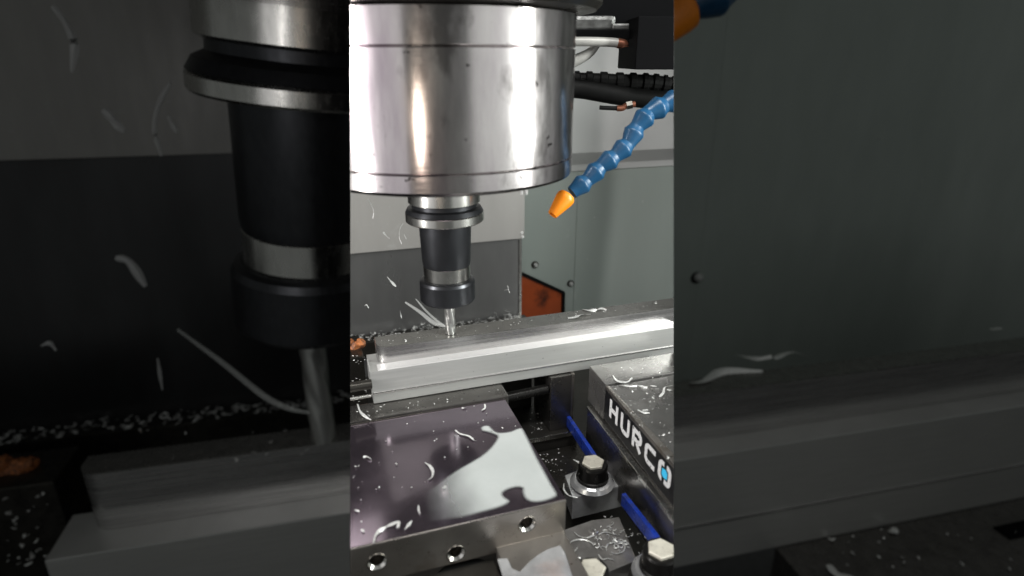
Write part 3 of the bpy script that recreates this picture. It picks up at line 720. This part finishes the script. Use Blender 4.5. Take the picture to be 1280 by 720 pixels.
chip([(455, 383), (458, 381), (461, 385)], 2.4, 'small chip in flight at left near the shavings line', G, Tf, 'flying')
chip([(630, 363), (636, 361), (634, 357), (637, 366)], 1.8, 'small forked chip in flight right of the collet nut', G, Tf, 'flying')
chip([(500, 388), (502, 398)], 1.6, 'thin streak chip in flight left of the end mill', G, Tf, 'flying')
b = tube(catmull([atY(x, y, yy) for x, y, yy in ((507, 378, .53), (525, 390, .515), (540, 402, .50), (550, 406, .492), (559, 408.5, .487))], 6), lambda s: .0019 * (.25 + .75 * math.sin(math.pi * min(s * .8 + .1, .97))), 8)
jm = mat('coolant_spray', (.8, .82, .8), .3, 0, alpha=.22)
tag(obj('coolant_spray', b, jm, None, True), 'pale streak of coolant spraying left from the end mill', 'spray')
b = tube(catmull([atY(x, y, yy) for x, y, yy in ((520, 374, .54), (532, 388, .52), (545, 400, .50), (556, 407, .488))], 6), lambda s: .0011 * (.25 + .75 * math.sin(math.pi * min(s * .8 + .1, .97))), 8)
tag(obj('coolant_spray', b, jm, None, True), 'thinner upper streak of coolant spraying from the end mill', 'spray')

# ================================================================== ADDED, MADE-UP DIM BAY LEFT AND RIGHT: ENLARGED COPIES OF THE WORK BAY
YAW2 = R(13.6)
U2 = Vector((math.cos(YAW2), math.sin(YAW2), 0)); W2 = Vector((math.sin(YAW2), -math.cos(YAW2), 0))
def f2(u, w, z): return U2 * u + W2 * w + Vector((0, 0, z))
def at2(x, y, w): d = ray(x, y); return d * (w / d.dot(W2))
def box2(u0, u1, w0, w1, z0, z1, bev=.002):
    return prism([f2(u0, w0, z0), f2(u1, w0, z0), f2(u1, w1, z0), f2(u0, w1, z0)], (0, 0, z1 - z0), bev=bev)
ZB2 = -1.0
wl = (atZ(115, 594, ZB2).dot(W2) + atZ(842, 495, ZB2).dot(W2)) / 2            # ridge wall plane
zs2 = at2(280, 640, wl).z                                                      # shelf height
ws2 = (atZ(115, 692, zs2).dot(W2) + atZ(842, 576, zs2).dot(W2)) / 2
zg2 = at2(1000, 632, ws2).z; zb2 = at2(842, 712, ws2).z
wb2 = atZ(1000, 457, ZB2).dot(W2)
ul2 = atZ(62, 690, zs2).dot(U2); ur2 = 3.4
root = thing('aluminium_bar', 'added huge dim copy of the aluminium bar with a milled step running behind across the dark bay', 'workpiece', f2(.4, wl, zb2))
pts = []; rr = .05; uu = atZ(92, 597, ZB2).dot(U2)
for i in range(9):
    a = math.pi / 2 * i / 8; pts.append((uu + rr - rr * math.cos(a), wl - rr + rr * math.sin(a)))
pl = [f2(u, w, zs2) for u, w in pts] + [f2(ur2, wl, zs2), f2(ur2, wb2, zs2), f2(uu, wb2, zs2)]
obj('milled_ridge', prism(pl, (0, 0, ZB2 - zs2 - .003)), M['alu_cut'], root, True)
obj('wet_top', prism([Vector((p.x, p.y, ZB2 - .0028)) for p in pl], (0, 0, .003)), M['alu_wet'], root)
obj('flange', box2(ul2, ur2, wb2, ws2, zg2, zs2 - .001, .003), M['alu'], root)
obj('foot', box2(ul2 + .004, ur2, wb2, ws2 - .006, zb2, zg2 - .0005, .004), M['alu'], root)
obj('groove_lip', box2(ul2 + .002, ur2, wb2, ws2 + .003, zg2 - .006, zg2 + .004, .002), M['alu_cut'], root)
# jaw under the bar at right bottom
root = thing('vise', 'added large dim copy of the vise jaw under the bar at the lower right corner', 'vise', f2(1.3, ws2 + .2, zb2 - .4))
cj = atZ(975, 690, zb2); uj = cj.dot(U2)
obj('jaw', box2(uj, 3.0, ws2 - .01, ws2 + .55, zb2 - .25, zb2 - .002, .004), M['jaw'], root)
obj('slot', box2(uj + .85, 3.0, ws2 + .095, ws2 + .16, zb2 - .002, zb2 + .002, .001), M['black_paint'], root)
# walls of the added bay
wW = -2.35
zbnd = at2(140, 196, wW).z; zlow = at2(200, 538, wW).z
um = at2(640, 300, wW).dot(U2)
root = thing('back_panel', 'added dim copy of the back panel, lower sheet coloured as if shaded, at the far left behind the large holder', 'wall panel', f2(-1, wW, zlow))
obj('upper_sheet', box2(-4.5, um, wW - .03, wW + .012, zbnd, 2.6, .002), M['panel_pale'], root)
obj('lower_sheet', box2(-4.5, um, wW - .03, wW, zlow - .5, zbnd - .002, .002), M['sheet_shaded'], root)
root = thing('enclosure_wall', 'added dim copy of the grey green painted wall filling the far right', 'wall', f2(2, wW - .2, zlow))
ub = at2(884, 250, wW).dot(U2)
obj('sheet', box2(um + .01, ub, wW - .03, wW - .001, zlow - .9, 2.6, 0), M['panel_green'], root)
obj('sheet', box2(ub, 6, wW - .03, wW, zlow - .9, 2.6, 0), M['panel_green'], root)
p = at2(872, 346, wW)
o = obj('bolt', lathe([(0, .03), (.012, .027), (.019, .016), (.02, 0)], p, W2, 20), M['bolt_dull'], root, True)
obj('washer', lathe([(.028, .004), (.028, -.01)], p + Vector((-.006, 0, -.004)), W2, 20), M['black'], o)  # black disc set off left and down stands for the bolt's shadow
# ledge with shavings
zl2 = at2(220, 524, wW + .05).z
tag(obj('way_cover', box2(-4.5, um, wW + .01, wW + .09, zl2 - .2, zl2, .004), M['dark_steel']), 'added dim ledge strewn with shavings behind the large bar at left', 'cover')
b = bmesh.new(); rnd = random.Random(21)
for i in range(420):
    t = rnd.random(); u = rnd.uniform(-2.3, .2)
    curl(f2(u, wW + .02 + .06 * t, zl2 + .003 + .02 * rnd.random() * (1 - t)), rnd.uniform(.004, .014), rnd.uniform(.2, .7), rnd.uniform(.002, .005), bm=b)
o = obj('metal_shavings', b, M['chip'], kind='stuff'); o['label'] = 'added dim band of shavings on the far ledge at left'
root = thing('rusty_debris', 'added dim copy of the rusty debris heap beyond the left end of the large bar', 'debris', at2(15, 600, -1.9))
for k in range(4):
    b = bmesh.new(); bmesh.ops.create_icosphere(b, subdivisions=2, radius=.035)
    for v in b.verts: v.co *= 1 + .4 * (rnd.random() - .5)
    b.transform(Matrix.Translation(at2(2 + 11 * k, 584 + (k * 5 % 7), -1.9))); obj('lump', b, M['rust'], root)
tag(obj('fixture_block', box2(-3.2, at2(85, 620, -1.85).dot(U2), -1.99, -1.80, -2.0, at2(40, 606, -1.80).z, .004), M['dark_steel']), 'added dark block beside the left end of the large bar', 'block')
# the large holder
hb = atZ(397, 548, ZB2); hx, hy = hb.x + .018, hb.y
K = (156 / F_PX) * (hy / ray(386, 95).y) / .032 * .86
zz = lambda y, r: atY(386, y, hy - r * K).z
Z2 = dict(top=zz(-4, .029), coneT=zz(52, .029), ringT=zz(97, .032), ringB=zz(126, .032), bandT=zz(302, .0199), nutT=zz(352, .0236), nutB=zz(442, .0236))
root = thing('tool_holder', 'added huge dim copy of the black collet holder standing in the dark at the left', 'tool holder', (hx, hy, Z2['nutB']))
tl = Matrix.Translation((hx, hy, Z2['nutB'])) @ Matrix.Rotation(R(6.6), 4, 'Y') @ Matrix.Rotation(R(2.0), 4, 'X') @ Matrix.Translation((-hx, -hy, -Z2['nutB']))
build_holder(root, hx, hy, K, Z2, tl)
build_cutter('end_mill', hx, hy, K, Z2['nutB'] + .02, ZB2 + .001, 'added thick dim copy of the end mill under the huge dark holder')
zt = Z2['top']
b = lathe([(.05 * K, zt), (.0985 * K, zt + .004 * K), (.0985 * K, zt + .12 * K)], (hx, hy, 0), seg=96); b.transform(tl); tag(obj('spindle_head', b, M['spindle'], None, True), 'added dim copy of the spindle nose peeking in over the huge dark holder', 'spindle')
# nozzle of the added bay
ca, cb_ = atY(851, 10, 1.75), atY(795, 62, 1.70)
root = thing('coolant_hose', 'added dim copy of the blue hose end with orange nozzle peeking out at the top right', 'coolant hose', ca)
ln = (cb_ - ca).length
obj('nozzle_tip', lathe([(.045, -.02), (.064, 0), (.062, .025), (.035, ln * .97), (.03, ln)], ca, cb_ - ca, 32), M['orange_plastic'], root, True)
hose_segs(root, [atY(857, 3, 1.755), atY(912, -22, 1.77), atY(960, -60, 1.79)], [.066, .066, .066], M['blue_plastic'], False)
# chips of the added bay
G = 'enlarged chip copies floating in the added left bay'; T2 = lambda x, y: atY(x, y, 1.75)
for pts, wd_, lab_ in ((((67, 8), (80, 26), (93, 55), (90, 90)), 8, 'large dim curved chip in flight at the upper left corner'),
        (((213, 103), (199, 130), (193, 160), (202, 195)), 6, 'tall dim crescent chip in flight left of the huge holder flange'),
        (((131, 137), (143, 152), (156, 165)), 11, 'blunt dim chip in flight left of the tall crescent chip'),
        (((211, 145), (221, 166)), 6, 'short dim chip in flight right of the tall crescent chip'),
        (((146, 322), (162, 328), (182, 358)), 10, 'twisted dim chip in flight low in the left bay'),
        (((52, 432), (62, 429), (70, 438)), 5, 'small dim chip in flight near the left edge above the ledge'),
        (((197, 448), (203, 487)), 4, 'thin dim streak in flight above the ledge')):
    chip(pts, wd_, lab_, G, T2, 'flying_dim', flat=.7)
b = tube(catmull([atY(x, y, yy) for x, y, yy in ((222, 412, 1.62), (280, 455, 1.56), (330, 495, 1.50), (360, 510, 1.46), (386, 516, 1.42))], 6), lambda s: .009 * (.25 + .75 * math.sin(math.pi * min(s * .8 + .1, .97))), 8)
tag(obj('coolant_spray', b, jm, None, True), 'added dim broad streak of coolant beside the thick end mill', 'spray')
G = 'enlarged chip copies on the added dim bar'; Tq = zp(ZB2 + .006)
chip([(862, 479), (880, 476), (905, 464), (953, 464)], 8, 'wide dim chip on the large bar nearest the strip at right', G, Tq)
chip([(918, 443), (945, 448), (965, 446)], 6, 'dim chip on the large bar top farther back', G, Tq)
chip([(968, 448), (990, 440), (1010, 446)], 6, 'dim wavy chip on the large bar top, right of the others', G, Tq)
chip([(1238, 412), (1252, 410)], 4, 'small dim chip at the far right on the bar top', G, Tq)
G = 'enlarged chip copies on the added dim jaw'; Tr = zp(zb2 + .004)
chip([(1036, 706), (1044, 716), (1056, 722), (1070, 724)], 8, 'dim curved chip on the jaw at the bottom right', G, Tr)
chip([(1112, 665), (1122, 662)], 6, 'small dim chip on the jaw near the bar', G, Tr)
b = bmesh.new(); rnd = random.Random(31)
specks(26, (1010, 1270), (660, 712), Tr, (.003, .008))
specks(12, (860, 1270), (20, 400), lambda x, y: at2(x, y, wW + .004), (.003, .008))
specks(30, (4, 60), (615, 715), lambda x, y: at2(x, y, -1.75), (.003, .009))
specks(14, (130, 420), (535, 580), Tq, (.003, .007))
o = obj('metal_specks', b, M['chip'], kind='stuff'); o['label'] = 'enlarged dim specks scattered over the added far bay'
